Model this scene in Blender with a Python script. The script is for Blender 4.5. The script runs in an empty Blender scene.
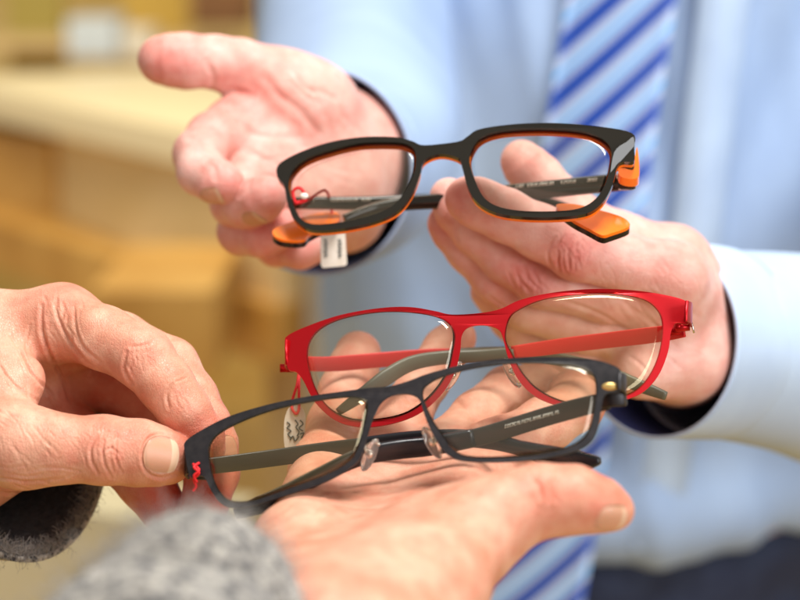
import bpy, math, random
import numpy as np
from mathutils import Vector, Matrix, Euler
from mathutils.geometry import tessellate_polygon
random.seed(7); np.random.seed(7)
scene = bpy.context.scene
COL = scene.collection

# ------------------------------------------------------------------ camera
PITCH = 12.0
cam_d = bpy.data.cameras.new('camera'); cam = bpy.data.objects.new('camera', cam_d); COL.objects.link(cam)
cam.location = (0, 0, 1.42); cam.rotation_euler = (math.radians(90 - PITCH), 0, 0)
cam_d.lens = 85; cam_d.sensor_width = 36; cam_d.clip_start = .05; cam_d.clip_end = 60
cam_d.dof.use_dof = True; cam_d.dof.focus_distance = .648; cam_d.dof.aperture_fstop = 7.0
scene.camera = cam
CM = Matrix.Translation((0, 0, 1.42)) @ Euler((math.radians(90 - PITCH), 0, 0)).to_matrix().to_4x4()
R3 = np.array(CM.to_3x3()); T3 = np.array(CM.translation)

# ------------------------------------------------------------------ world and lamps
w = bpy.data.worlds.new('World'); scene.world = w; w.use_nodes = True
nt = w.node_tree; bg = nt.nodes['Background']
bg.inputs[0].default_value = (1.0, .93, .82, 1); bg.inputs[1].default_value = .40
def area(name, loc, target, size, power, col):
    d = bpy.data.lights.new(name, 'AREA'); d.shape = 'RECTANGLE'; d.size = size[0]; d.size_y = size[1]
    d.energy = power; d.color = col
    o = bpy.data.objects.new(name, d); COL.objects.link(o); o.location = loc
    o.rotation_euler = (Vector(target) - Vector(loc)).to_track_quat('-Z', 'Y').to_euler()
    return o
area('ceiling_lamp', (.25, .45, 2.5), (0, .7, 1.2), (.5, .5), 22, (1, .975, .94))
area('window_light', (1.3, -.7, 1.75), (.1, .8, 1.25), (1.0, 1.0), 22, (.97, .98, 1))
area('shop_lamp', (-.8, 3.0, 2.9), (-.7, 3.8, .8), (1.6, 1.0), 50, (1, .86, .62))
scene.view_settings.view_transform = 'Standard'; scene.view_settings.look = 'None'
scene.view_settings.exposure = 0.22; scene.view_settings.gamma = 1
scene.render.engine = 'CYCLES'
try:
    scene.cycles.max_bounces = 10; scene.cycles.transparent_max_bounces = 24
except Exception: pass

# ------------------------------------------------------------------ coordinates
K = 36 / 85 / 800          # cm per photo pixel per cm of distance
def P(px, py, d): return np.array([(px - 400) * d * K, (300 - py) * d * K, -d])
def W(v):                  # camera frame in cm -> world in m
    return (np.asarray(v, float) * .01) @ R3.T + T3
def unproj_px(v): return 400 + v[:, 0] / (-v[:, 2]) / K, 300 - v[:, 1] / (-v[:, 2]) / K

# ------------------------------------------------------------------ materials
def mat(name, base, rough=.5, **kw):
    m = bpy.data.materials.new(name); m.use_nodes = True
    b = m.node_tree.nodes['Principled BSDF']
    b.inputs['Base Color'].default_value = (*base, 1); b.inputs['Roughness'].default_value = rough
    for k, v in kw.items():
        b.inputs[k.replace('_', ' ')].default_value = v
    return m
def nd(m, t, **kw):
    n = m.node_tree.nodes.new(t)
    for k, v in kw.items(): setattr(n, k, v)
    return n
def noisy(m, c1, c2, scale, lo=.35, hi=.65, detail=4, bump=0, bscale=None, bdist=.0005):
    t = m.node_tree; L = t.links.new; b = t.nodes['Principled BSDF']
    tc = nd(m, 'ShaderNodeTexCoord'); n = nd(m, 'ShaderNodeTexNoise'); n.inputs['Scale'].default_value = scale
    n.inputs['Detail'].default_value = detail
    r = nd(m, 'ShaderNodeValToRGB'); r.color_ramp.elements[0].position = lo; r.color_ramp.elements[1].position = hi
    r.color_ramp.elements[0].color = (*c1, 1); r.color_ramp.elements[1].color = (*c2, 1)
    L(tc.outputs['Object'], n.inputs['Vector']); L(n.outputs['Fac'], r.inputs[0]); L(r.outputs[0], b.inputs['Base Color'])
    if bump:
        n2 = nd(m, 'ShaderNodeTexNoise'); n2.inputs['Scale'].default_value = bscale or scale; n2.inputs['Detail'].default_value = 5
        bp = nd(m, 'ShaderNodeBump'); bp.inputs['Strength'].default_value = bump; bp.inputs['Distance'].default_value = bdist
        L(tc.outputs['Object'], n2.inputs['Vector']); L(n2.outputs['Fac'], bp.inputs['Height']); L(bp.outputs[0], b.inputs['Normal'])
    return m
def skin_mat(name, c_a, c_b, c_red):
    m = mat(name, c_a, .42)
    t = m.node_tree; L = t.links.new; b = t.nodes['Principled BSDF']
    b.inputs['Subsurface Weight'].default_value = .14
    b.inputs['Subsurface Radius'].default_value = (1.0, .28, .14); b.inputs['Subsurface Scale'].default_value = .0035
    b.inputs['Specular IOR Level'].default_value = .42
    tc = nd(m, 'ShaderNodeTexCoord')
    n = nd(m, 'ShaderNodeTexNoise'); n.inputs['Scale'].default_value = 75; n.inputs['Detail'].default_value = 4
    r = nd(m, 'ShaderNodeValToRGB'); r.color_ramp.elements[0].position = .36; r.color_ramp.elements[1].position = .66
    r.color_ramp.elements[0].color = (*c_a, 1); r.color_ramp.elements[1].color = (*c_b, 1)
    L(tc.outputs['Object'], n.inputs['Vector']); L(n.outputs['Fac'], r.inputs[0])
    at = nd(m, 'ShaderNodeAttribute'); at.attribute_name = 'blush'
    n3 = nd(m, 'ShaderNodeTexNoise'); n3.inputs['Scale'].default_value = 190; n3.inputs['Detail'].default_value = 3
    L(tc.outputs['Object'], n3.inputs['Vector'])
    mr = nd(m, 'ShaderNodeMapRange'); mr.inputs[1].default_value = .35; mr.inputs[2].default_value = .7
    mr.inputs[3].default_value = .0; mr.inputs[4].default_value = .3
    L(n3.outputs['Fac'], mr.inputs[0])
    ad = nd(m, 'ShaderNodeMath', operation='ADD', use_clamp=True); L(at.outputs['Fac'], ad.inputs[0]); L(mr.outputs[0], ad.inputs[1])
    mx = nd(m, 'ShaderNodeMix', data_type='RGBA'); mx.inputs[7].default_value = (*c_red, 1)
    L(ad.outputs[0], mx.inputs[0]); L(r.outputs[0], mx.inputs[6]); L(mx.outputs[2], b.inputs['Base Color'])
    # fine skin relief: small cells with creases
    v = nd(m, 'ShaderNodeTexVoronoi', feature='DISTANCE_TO_EDGE'); v.inputs['Scale'].default_value = 1150
    n2 = nd(m, 'ShaderNodeTexNoise'); n2.inputs['Scale'].default_value = 420; n2.inputs['Detail'].default_value = 6; n2.inputs['Distortion'].default_value = .8
    mp = nd(m, 'ShaderNodeMapping'); mp.inputs['Scale'].default_value = (1, 1, .6)
    L(tc.outputs['Object'], mp.inputs[0])
    wp = nd(m, 'ShaderNodeVectorMath', operation='MULTIPLY_ADD'); wp.inputs[1].default_value = (.0012,) * 3
    L(n2.outputs['Color'], wp.inputs[0]); L(mp.outputs[0], wp.inputs[2])
    L(wp.outputs[0], v.inputs['Vector']); L(tc.outputs['Object'], n2.inputs['Vector'])
    mn = nd(m, 'ShaderNodeMath', operation='MINIMUM'); mn.inputs[1].default_value = .18; L(v.outputs['Distance'], mn.inputs[0])
    m2 = nd(m, 'ShaderNodeMath', operation='MULTIPLY_ADD'); m2.inputs[1].default_value = 1.6
    L(mn.outputs[0], m2.inputs[0]); L(n2.outputs['Fac'], m2.inputs[2])
    bp = nd(m, 'ShaderNodeBump'); bp.inputs['Strength'].default_value = .8; bp.inputs['Distance'].default_value = .0003
    L(m2.outputs[0], bp.inputs['Height']); L(bp.outputs[0], b.inputs['Normal'])
    return m
SKIN_A = skin_mat('optician_skin', (.74, .40, .33), (.84, .53, .46), (.66, .15, .12))
SKIN_B = skin_mat('customer_skin', (.60, .27, .17), (.77, .43, .30), (.58, .10, .06))
NAIL = mat('nail', (.60, .29, .18), .42, Coat_Weight=.0, Subsurface_Weight=.2, Subsurface_Scale=.002)
NAILTIP = mat('nail_tip', (.68, .45, .30), .45)
def lens_mat(name, tint, refl=.12, rcol=(1, .93, .78)):
    m = bpy.data.materials.new(name); m.use_nodes = True; t = m.node_tree; t.nodes.clear()
    o = t.nodes.new('ShaderNodeOutputMaterial'); tr = t.nodes.new('ShaderNodeBsdfTransparent'); tr.inputs[0].default_value = (*tint, 1)
    g = t.nodes.new('ShaderNodeBsdfGlossy'); g.inputs['Roughness'].default_value = .02; g.inputs[0].default_value = (*rcol, 1)
    lw = t.nodes.new('ShaderNodeFresnel'); lw.inputs[0].default_value = 1.5
    mr = t.nodes.new('ShaderNodeMath'); mr.operation = 'MULTIPLY'; mr.inputs[1].default_value = refl / .04; mr.use_clamp = True
    mx = t.nodes.new('ShaderNodeMixShader')
    t.links.new(lw.outputs[0], mr.inputs[0]); t.links.new(mr.outputs[0], mx.inputs[0])
    t.links.new(tr.outputs[0], mx.inputs[1]); t.links.new(g.outputs[0], mx.inputs[2]); t.links.new(mx.outputs[0], o.inputs[0])
    return m
LENS = lens_mat('demo_lens', (.975, .975, .955), .05)
LENS_REFL = lens_mat('demo_lens_reflection_tint', (.98, .96, .90), .055, (1, .86, .55))  # warm reflection of the surroundings put into the lens tint and gloss colour
BLK_AC = mat('black_acetate', (.012, .010, .007), .10)
ORG_AC = mat('orange_acetate', (1.0, .19, .005), .2, Coat_Weight=.4, Subsurface_Weight=.15, Subsurface_Scale=.003)
RED_MT = mat('red_metal', (.50, .004, .010), .33, Metallic=.6)
RED_TP = mat('red_temple', (.62, .015, .015), .45, Metallic=.15)
OLV = mat('olive_rubber', (.115, .108, .072), .42)
BLK_MT = noisy(mat('matte_black_metal', (.022, .020, .024), .42, Metallic=.3), (.018, .017, .021), (.03, .027, .03), 400, bump=.15, bscale=2500, bdist=.00005)
BLK_TP = mat('black_temple', (.03, .028, .025), .35)
BLK_TIP = mat('black_tip', (.012, .013, .018), .22)
STEEL = mat('steel', (.75, .7, .62), .25, Metallic=1)
GOLD = mat('gold_inlay', (.8, .55, .2), .3, Metallic=.9)
PAD = mat('silicone', (.97, .96, .92), .08, Transmission_Weight=.9, IOR=1.35)
REDSTR = mat('red_thread', (.75, .01, .015), .6)
CARD = noisy(mat('tag_card', (.8, .76, .66), .6), (.76, .71, .6), (.84, .8, .7), 300)
INK = mat('ink', (.05, .06, .06), .6)
PRINT = mat('temple_print', (.62, .60, .52), .5)
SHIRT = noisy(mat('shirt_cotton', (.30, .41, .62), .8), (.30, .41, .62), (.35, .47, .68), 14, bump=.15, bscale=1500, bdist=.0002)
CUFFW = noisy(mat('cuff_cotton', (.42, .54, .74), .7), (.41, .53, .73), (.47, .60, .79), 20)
LINT = mat('slate_lining', (.26, .34, .60), .7)
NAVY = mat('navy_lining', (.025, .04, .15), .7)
TROUS = noisy(mat('trouser_wool', (.012, .018, .04), .8), (.007, .013, .04), (.014, .024, .06), 60)
WOOL = noisy(mat('grey_wool', (.3, .29, .29), .95, Sheen_Weight=.5), (.03, .03, .035), (.42, .39, .34), 330, .40, .60, 6, bump=.9, bscale=420, bdist=.003)
FUZZ = mat('wool_fibre', (.34, .32, .30), .9)
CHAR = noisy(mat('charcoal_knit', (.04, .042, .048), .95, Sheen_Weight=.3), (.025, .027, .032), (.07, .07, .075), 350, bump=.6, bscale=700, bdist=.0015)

# ------------------------------------------------------------------ object helpers
def tag(o, label=None, cat=None, group=None, kind=None):
    if label: o['label'] = label
    if cat: o['category'] = cat
    if group: o['group'] = group
    if kind: o['kind'] = kind
    return o
def empty(name, loc_cam, label, cat, group=None):
    o = bpy.data.objects.new(name, None); COL.objects.link(o); o.empty_display_size = .02
    o.location = W(loc_cam); return tag(o, label, cat, group)
def org(o):
    v = np.zeros(3)
    while o is not None:
        v = v + np.array(o.location); o = o.parent
    return v
def obj(name, verts, faces, m, parent=None, origin=None, smooth=True, world=False, mats=None, midx=None):
    """verts in the camera frame (cm) unless world=True (m)."""
    v = np.asarray(verts, float) if world else W(verts)
    po = org(parent) if parent is not None else np.zeros(3)
    o_ = np.asarray(origin if origin is not None else (po if parent is not None else v.mean(0)))
    me = bpy.data.meshes.new(name)
    fa = faces
    if isinstance(faces, np.ndarray):
        n = len(faces); k = faces.shape[1]
        me.vertices.add(len(v)); me.vertices.foreach_set('co', (v - o_).astype(np.float32).ravel())
        me.loops.add(n * k); me.loops.foreach_set('vertex_index', faces.astype(np.int32).ravel())
        me.polygons.add(n); me.polygons.foreach_set('loop_start', np.arange(n, dtype=np.int32) * k)
        me.update(calc_edges=True)
    else:
        me.from_pydata((v - o_).tolist(), [], [list(map(int, f)) for f in fa]); me.update()
    for mm in (mats or [m]): me.materials.append(mm)
    if midx is not None: me.polygons.foreach_set('material_index', np.asarray(midx, np.int32))
    if smooth: me.polygons.foreach_set('use_smooth', np.ones(len(me.polygons), bool))
    me.validate()
    o = bpy.data.objects.new(name, me); COL.objects.link(o)
    if parent is not None: o.parent = parent; o.location = o_ - po
    else: o.location = o_
    return o
def fixn(o):
    import bmesh
    bm = bmesh.new(); bm.from_mesh(o.data); bmesh.ops.recalc_face_normals(bm, faces=bm.faces); bm.to_mesh(o.data); bm.free(); return o
def bevel(o, wd, seg=2, ang=40):
    b = o.modifiers.new('bevel', 'BEVEL'); b.width = wd; b.segments = seg; b.limit_method = 'ANGLE'; b.angle_limit = math.radians(ang)
    b.harden_normals = True; return o
class MB:
    def __init__(s): s.v = []; s.f = []; s.m = []
    def add(s, v, f, mi=0):
        n = len(s.v); s.v += [list(map(float, a)) for a in v]; s.f += [[i + n for i in q] for q in f]; s.m += [mi] * len(f)
    def box(s, c, sz, ax=None, mi=0):
        ax = np.eye(3) if ax is None else np.asarray(ax); c = np.asarray(c)
        vs = [c + ax[0] * x * sz[0] / 2 + ax[1] * y * sz[1] / 2 + ax[2] * z * sz[2] / 2 for x in (-1, 1) for y in (-1, 1) for z in (-1, 1)]
        s.add(vs, [(0, 1, 3, 2), (4, 6, 7, 5), (0, 4, 5, 1), (2, 3, 7, 6), (0, 2, 6, 4), (1, 5, 7, 3)], mi)
    def build(s, name, m, parent=None, **kw):
        return fixn(obj(name, s.v, s.f, m, parent, midx=s.m if kw.get('mats') else None, **kw))
def unit(v): v = np.asarray(v, float); return v / (np.linalg.norm(v) + 1e-12)
def catmull(pts, n=8, closed=False):
    p = np.asarray(pts, float); N = len(p); out = []
    for i in range(N if closed else N - 1):
        if closed: a, b, c, d = p[(i - 1) % N], p[i], p[(i + 1) % N], p[(i + 2) % N]
        else: a, b, c, d = p[max(i - 1, 0)], p[i], p[i + 1], p[min(i + 2, N - 1)]
        for k in range(n):
            t = k / n; out.append(.5 * ((2 * b) + (c - a) * t + (2 * a - 5 * b + 4 * c - d) * t * t + (3 * b - 3 * c + d - a) * t ** 3))
    if not closed: out.append(p[-1])
    return np.array(out)
def tube(mb, pts, r, seg=8, mi=0, caps=True):
    p = np.asarray(pts, float); n = len(p); r = np.broadcast_to(r, (n,)); t = np.gradient(p, axis=0)
    up = np.array([.13, .97, .2]); vs = []; fs = []
    for i in range(n):
        a = unit(np.cross(t[i], up)); b = unit(np.cross(a, t[i])); up = b
        for k in range(seg):
            q = 2 * math.pi * k / seg; vs.append(p[i] + r[i] * (a * math.cos(q) + b * math.sin(q)))
    for i in range(n - 1):
        for k in range(seg): fs.append((i * seg + k, i * seg + (k + 1) % seg, (i + 1) * seg + (k + 1) % seg, (i + 1) * seg + k))
    if caps: fs += [tuple(range(seg)), tuple((n - 1) * seg + k for k in range(seg))]
    mb.add(vs, fs, mi)
def bar(mb, pts, h, th, up, mi=0, rnd=.3):
    """sweep of a rounded rectangle: h along 'up', th across; h and th may vary."""
    p = np.asarray(pts, float); n = len(p); h = np.broadcast_to(h, (n,)); th = np.broadcast_to(th, (n,)); t = np.gradient(p, axis=0)
    up = np.broadcast_to(np.asarray(up, float), (n, 3))
    sec = []
    for cx, cy, a0 in ((1, 1, 0), (-1, 1, 90), (-1, -1, 180), (1, -1, 270)):
        for a in (0, 45, 90): sec.append((cx, cy, math.radians(a0 + a)))
    vs = []; fs = []; m = len(sec)
    for i in range(n):
        s = unit(np.cross(t[i], up[i])); u = unit(np.cross(s, t[i])); rr = rnd * min(h[i], th[i]) / 2 * 1.6
        for cx, cy, a in sec:
            vs.append(p[i] + s * (cx * (th[i] / 2 - rr) + rr * math.cos(a)) + u * (cy * (h[i] / 2 - rr) + rr * math.sin(a)))
    for i in range(n - 1):
        for k in range(m): fs.append((i * m + k, i * m + (k + 1) % m, (i + 1) * m + (k + 1) % m, (i + 1) * m + k))
    fs += [tuple(range(m)), tuple((n - 1) * m + k for k in range(m))]
    mb.add(vs, fs, mi)
def ell(mb, c, ax, r, seg=16, ring=10, mi=0):
    vs = []; fs = []
    for i in range(ring + 1):
        for k in range(seg):
            a = math.pi * i / ring; q = 2 * math.pi * k / seg
            u = np.array([math.sin(a) * math.cos(q) * r[0], math.sin(a) * math.sin(q) * r[1], math.cos(a) * r[2]])
            vs.append(np.asarray(c) + u @ np.asarray(ax))
    for i in range(ring):
        for k in range(seg): fs.append((i * seg + k, i * seg + (k + 1) % seg, (i + 1) * seg + (k + 1) % seg, (i + 1) * seg + k))
    mb.add(vs, fs, mi)

# ------------------------------------------------------------------ smooth bodies from distance fields
def cap(p, a, b, ra, rb):
    ba = b - a; t = np.clip(((p - a) @ ba) / (ba @ ba + 1e-9), 0, 1)
    return np.linalg.norm(p - a - t[:, None] * ba, axis=1) - (ra + (rb - ra) * t)
def smin(a, b, k):
    h = np.maximum(k - np.abs(a - b), 0) / k
    return np.minimum(a, b) - h * h * k * .25
def chain(p, pts, k=.25):
    f = None
    for (a, ra), (b, rb) in zip(pts[:-1], pts[1:]):
        g = cap(p, a, b, ra, rb); f = g if f is None else smin(f, g, k)
    return f
def J(lst): return [(P(x, y, d), r) for x, y, d, r in lst]
def hand_sdf(palm, fingers, kp=1.3, kf=.7, kch=.3):
    palm = [J(c) for c in palm]; fingers = [J(c) for c in fingers]
    def f(p):
        pf = None
        for c in palm:
            g = chain(p, c, .5); pf = g if pf is None else smin(pf, g, kp)
        out = pf
        for c in fingers:
            g = smin(pf, chain(p, c, kch), kf); out = smin(out, g, .07)
        return out
    pts = np.array([q[0] for c in palm + fingers for q in c]); rs = max(q[1] for c in palm + fingers for q in c)
    return f, pts.min(0) - rs - .6, pts.max(0) + rs + .6
def polygonize(f, lo, hi, h, band=None, C=6):
    n = np.ceil((hi - lo) / (h * C)).astype(int) * C; ax = [lo[i] + h * np.arange(n[i]) for i in range(3)]
    cx = [a[C // 2::C] for a in ax]; G = np.stack(np.meshgrid(*cx, indexing='ij'), -1).reshape(-1, 3)
    fc = f(G).reshape([len(c) for c in cx]); F = fc.repeat(C, 0).repeat(C, 1).repeat(C, 2)
    band = band or h * C * 1.15
    idx = np.argwhere(np.abs(F) < band)
    pts = np.stack([ax[i][idx[:, i]] for i in range(3)], 1)
    vals = np.concatenate([f(q) for q in np.array_split(pts, max(1, len(pts) // 200000))])
    F[idx[:, 0], idx[:, 1], idx[:, 2]] = vals
    S = F < 0; nc = [s - 1 for s in F.shape]
    cnt = sum(S[i:nc[0] + i, j:nc[1] + j, k:nc[2] + k].astype(np.int8) for i in (0, 1) for j in (0, 1) for k in (0, 1))
    act = (cnt > 0) & (cnt < 8); ci = np.argwhere(act); vid = -np.ones(nc, int); vid[act] = np.arange(len(ci))
    acc = np.zeros((len(ci), 3)); num = np.zeros(len(ci))
    cor = [(i, j, k) for i in (0, 1) for j in (0, 1) for k in (0, 1)]
    for a in range(8):
        for b in range(a + 1, 8):
            if sum(abs(cor[a][q] - cor[b][q]) for q in range(3)) != 1: continue
            A, B = np.array(cor[a]), np.array(cor[b])
            fa = F[tuple((ci + A).T)]; fb = F[tuple((ci + B).T)]; m = (fa < 0) != (fb < 0)
            t = np.where(m, fa / np.where(m, fa - fb, 1), 0)
            acc += np.where(m[:, None], A + (B - A) * t[:, None], 0); num += m
    V = lo + h * (ci + acc / num[:, None]); faces = []
    for axi in range(3):
        o1, o2 = [(1, 2), (2, 0), (0, 1)][axi]
        sh = [slice(None)] * 3; sh2 = [slice(None)] * 3; sh[axi] = slice(0, -1); sh2[axi] = slice(1, None)
        ch = S[tuple(sh)] != S[tuple(sh2)]; e = np.argwhere(ch)
        ok = (e[:, o1] > 0) & (e[:, o2] > 0) & (e[:, o1] < nc[o1]) & (e[:, o2] < nc[o2]); e = e[ok]
        ins = S[tuple(e.T)]; u = np.zeros(3, int); v = np.zeros(3, int); u[o1] = 1; v[o2] = 1
        q = np.stack([vid[tuple((e - u - v).T)], vid[tuple((e - v).T)], vid[tuple(e.T)], vid[tuple((e - u).T)]], 1)
        q[~ins] = q[~ins][:, ::-1]; faces.append(q)
    Fq = np.concatenate(faces); Fq = Fq[(Fq >= 0).all(1)]
    return V, Fq
def grad(f, V, e=.03):
    g = np.stack([f(V + d) - f(V - d) for d in np.eye(3) * e], 1); return g / (np.linalg.norm(g, axis=1, keepdims=True) + 1e-9)
def seg_dist(x, y, pl):
    d = np.full(len(x), 1e9)
    for (x0, y0), (x1, y1) in zip(pl[:-1], pl[1:]):
        bx, by = x1 - x0, y1 - y0; t = np.clip(((x - x0) * bx + (y - y0) * by) / (bx * bx + by * by + 1e-9), 0, 1)
        d = np.minimum(d, np.hypot(x - x0 - t * bx, y - y0 - t * by))
    return d
def sculpt(V, N, creases):
    """press creases (photo position on the facing side, half width px, depth cm) into the surface"""
    x, y = unproj_px(V); vd = -V / np.linalg.norm(V, axis=1, keepdims=True); fac = np.clip((N * vd).sum(1) * 3, 0, 1)
    disp = np.zeros(len(V))
    for cr in creases:
        pl, wpx, dep = cr[:3]; p = catmull(pl, 5) if len(pl) > 2 else np.array(pl)
        d = seg_dist(x, y, p); zm = 1.0
        if len(cr) > 3: zm = ((-V[:, 2]) < cr[3])
        # fade towards the ends
        e = np.minimum(np.hypot(x - p[0][0], y - p[0][1]), np.hypot(x - p[-1][0], y - p[-1][1]))
        L = np.sum(np.hypot(*np.diff(p, axis=0).T)); en = .35 + .65 * np.clip(e / (L * .25 + 1e-6), 0, 1)
        disp += zm * en * dep * (-np.exp(-(d / wpx) ** 2) + .38 * np.exp(-((d - 2.2 * wpx) / (1.2 * wpx)) ** 2))
    return V + N * (disp * fac)[:, None]
def blush_of(V, spots):
    b = np.zeros(len(V))
    for x, y, d, r, a in spots:
        c = P(x, y, d); b = np.maximum(b, a * np.exp(-(np.linalg.norm(V - c, axis=1) / r) ** 2))
    return b
def nail(f, px, py, d, along, wcm, lcm, lift=.025, side=None, free=.14):
    """a curved nail plate seated on the surface; returns verts, faces, material ids"""
    c = P(px, py, d); n0 = grad(f, c[None])[0]
    for _ in range(6): c = c - n0 * f(c[None])[0]; n0 = grad(f, c[None])[0]
    if side is not None: n0 = unit(side)
    al = unit(np.asarray(along, float) - n0 * np.dot(along, n0)); ac = np.cross(al, n0)
    nu, nv = 17, 19; pts = []
    for i in range(nv):
        v = -1 + 2 * i / (nv - 1)
        ww = (1 - .32 * max(0, -v) ** 2.5) if v < 0 else (1 - .22 * v ** 3)
        for j in range(nu):
            u = -1 + 2 * j / (nu - 1); vv = v * (1 - .16 * u * u) if v > 0 else v * (1 - .22 * u * u)
            pts.append(c + ac * u * ww * wcm / 2 + al * vv * lcm / 2 + n0 * .25)
    pts = np.array(pts); lim = np.zeros(len(pts))
    for _ in range(12):
        s = f(pts); step = np.clip(s, -.1, .1)
        step = np.where(lim + step > .62, 0, step); lim += step; pts = pts - n0 * step[:, None]
    nn = grad(f, pts); u = np.tile(np.linspace(-1, 1, nu), nv); v = np.repeat(np.linspace(-1, 1, nv), nu)
    up = lift * (1 - .75 * np.abs(u) ** 4) * np.clip((v + 1.12) * 4, 0, 1)
    top = pts + (nn * .6 + n0 * .4) * up[:, None]; bot = pts - n0 * .06
    vs = np.concatenate([top, bot]); fs = []; mi = []; M = nu * nv
    for i in range(nv - 1):
        for j in range(nu - 1):
            a = i * nu + j; fs.append((a, a + 1, a + nu + 1, a + nu)); mi.append(2 if (i + .5) / (nv - 1) > 1 - free else 1)
    rim = [j for j in range(nu)] + [i * nu + nu - 1 for i in range(1, nv)] + [(nv - 1) * nu + j for j in range(nu - 2, -1, -1)] + [i * nu for i in range(nv - 2, 0, -1)]
    for a, b in zip(rim, rim[1:] + rim[:1]): fs.append((a, b, b + M, a + M)); mi.append(1)
    # orient outward
    q = fs[0]; fn = np.cross(vs[q[1]] - vs[q[0]], vs[q[2]] - vs[q[0]])
    if np.dot(fn, n0) < 0: fs = [t[::-1] for t in fs]
    return vs, fs, mi
def person(name, pieces, nails, skin, label):
    Vs, Fs, Bs, n = [], [], [], 0
    for V, Fq, B in pieces: Vs.append(V); Fs.append(Fq + n); Bs.append(B); n += len(V)
    nf = sum(len(q) for q in Fs); mi = [0] * nf
    for vs, fs, m in nails:
        Vs.append(vs); Fs.append(np.array(fs) + n); Bs.append(np.zeros(len(vs))); mi += m; n += len(vs)
    V = np.concatenate(Vs); F = np.concatenate(Fs)
    o = obj(name, V, F, skin, None, origin=W(Vs[0].mean(0)), mats=[skin, NAIL, NAILTIP], midx=mi)
    at = o.data.attributes.new('blush', 'FLOAT', 'POINT'); at.data.foreach_set('value', np.concatenate(Bs).astype(np.float32))
    return tag(o, label, 'person')
def make_hand(palm, fingers, creases, spots, h=.05, kp=1.3, kf=.7, bumps=()):
    f, lo, hi = hand_sdf(palm, fingers, kp, kf)
    if bumps:
        f0 = f; bl = [(P(x, y, d), r, k) for x, y, d, r, k in bumps]
        def f(p):
            v = f0(p)
            for c, r, k in bl: v = smin(v, np.linalg.norm(p - c, axis=1) - r, k)
            return v
    V, F = polygonize(f, lo, hi, h)
    N = grad(f, V); B = blush_of(V, spots)
    return f, (sculpt(V, N, creases), F, B)

# ================================================================== customer
# -- left hand pinching the end of the black frame (lower left)
L_palm = [
    [(62, 322, 67, 1.22), (-10, 335, 67.5, 1.5), (-110, 380, 68.5, 2.4)],
    [(60, 340, 69, 1.2), (-20, 360, 69, 1.6), (-110, 400, 69, 2.4)],
    [(50, 400, 70, 1.1), (-30, 430, 69.5, 1.6), (-120, 440, 69, 2.4)],
    [(60, 440, 68.5, 1.0), (-30, 470, 67.5, 1.5), (-120, 460, 68, 2.2)],
    [(24, 447, 63.2, 1.25), (-40, 430, 64.5, 1.9), (-120, 420, 67, 2.3)],
    [(20, 380, 65.0, .8), (-30, 360, 66, 1.2)],
]
L_fing = [
    [(24, 447, 63.2, 1.28), (60, 449, 62.8, 1.12), (104, 450, 62.8, 1.12), (140, 453, 63.0, 1.08), (163, 457, 63.2, .92), (170, 458, 63.3, .78)],
    [(62, 322, 67, 1.22), (104, 338, 65.6, 1.08), (143, 358, 64.6, 1.03), (166, 385, 64.3, .92), (184, 410, 64.2, .86), (200, 436, 64.3, .8), (207, 450, 64.5, .62)],
    [(75, 330, 69.3, 1.15), (120, 342, 68, 1.05), (170, 366, 67, .98), (192, 398, 66.6, .88), (206, 425, 66.3, .84), (217, 446, 66.1, .72), (221, 456, 66.0, .55)],
    [(70, 370, 70.5, 1.05), (140, 400, 70, 1.0), (190, 440, 69, .98), (212, 472, 68, .95), (204, 508, 67, .86)],
    [(60, 430, 70, 1.0), (112, 450, 69, 1.0), (146, 482, 68, .98), (164, 510, 67.5, .86)],
]
L_cr = [
    ([(98, 436), (91, 447), (92, 462), (98, 474)], 2.0, .045), ([(108, 431), (103, 445), (104, 462), (111, 478)], 1.8, .05),
    ([(117, 432), (116, 446), (116, 460), (122, 472)], 1.6, .035), ([(104, 452), (112, 448), (119, 455)], 1.6, .03),
    ([(127, 352), (124, 368), (131, 384)], 2.2, .05), ([(131, 347), (145, 345), (152, 342)], 2, .03),
    ([(172, 384), (167, 395), (169, 408)], 2.0, .045), ([(176, 382), (186, 378)], 1.6, .02),
    ([(42, 306), (42, 330), (50, 355), (62, 378), (70, 400)], 2.6, .08), ([(56, 300), (58, 318), (72, 345), (92, 368)], 2.4, .05),
    ([(74, 308), (76, 330), (84, 348), (100, 362)], 2.2, .045), ([(20, 352), (30, 372), (48, 390), (60, 405)], 2.2, .05),
    ([(8, 330), (22, 356), (36, 384)], 2.0, .035), ([(-4, 360), (14, 385), (40, 402)], 2.0, .035),
    ([(0, 478), (30, 482), (62, 478)], 2.0, .03), ([(0, 492), (24, 494), (52, 488)], 2.2, .04), ([(-2, 410), (20, 418), (45, 420)], 2, .02),
    ([(62, 302), (64, 312), (60, 322)], 2, .025), ([(30, 325), (26, 345), (30, 362)], 1.8, .03),
]
L_sp = [(185, 456, 63, 1.0, .5), (205, 445, 64, 1.3, .75), (60, 300, 66.5, 1.2, .35), (110, 452, 62, 1.3, .25), (215, 448, 65.5, 1.2, .6),
        (170, 515, 67, 1.8, .85), (215, 500, 67, 1.8, .8), (110, 395, 68, 1.6, .7), (145, 355, 64, 1.0, .25), (70, 390, 66, 1.5, .4)]
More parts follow.
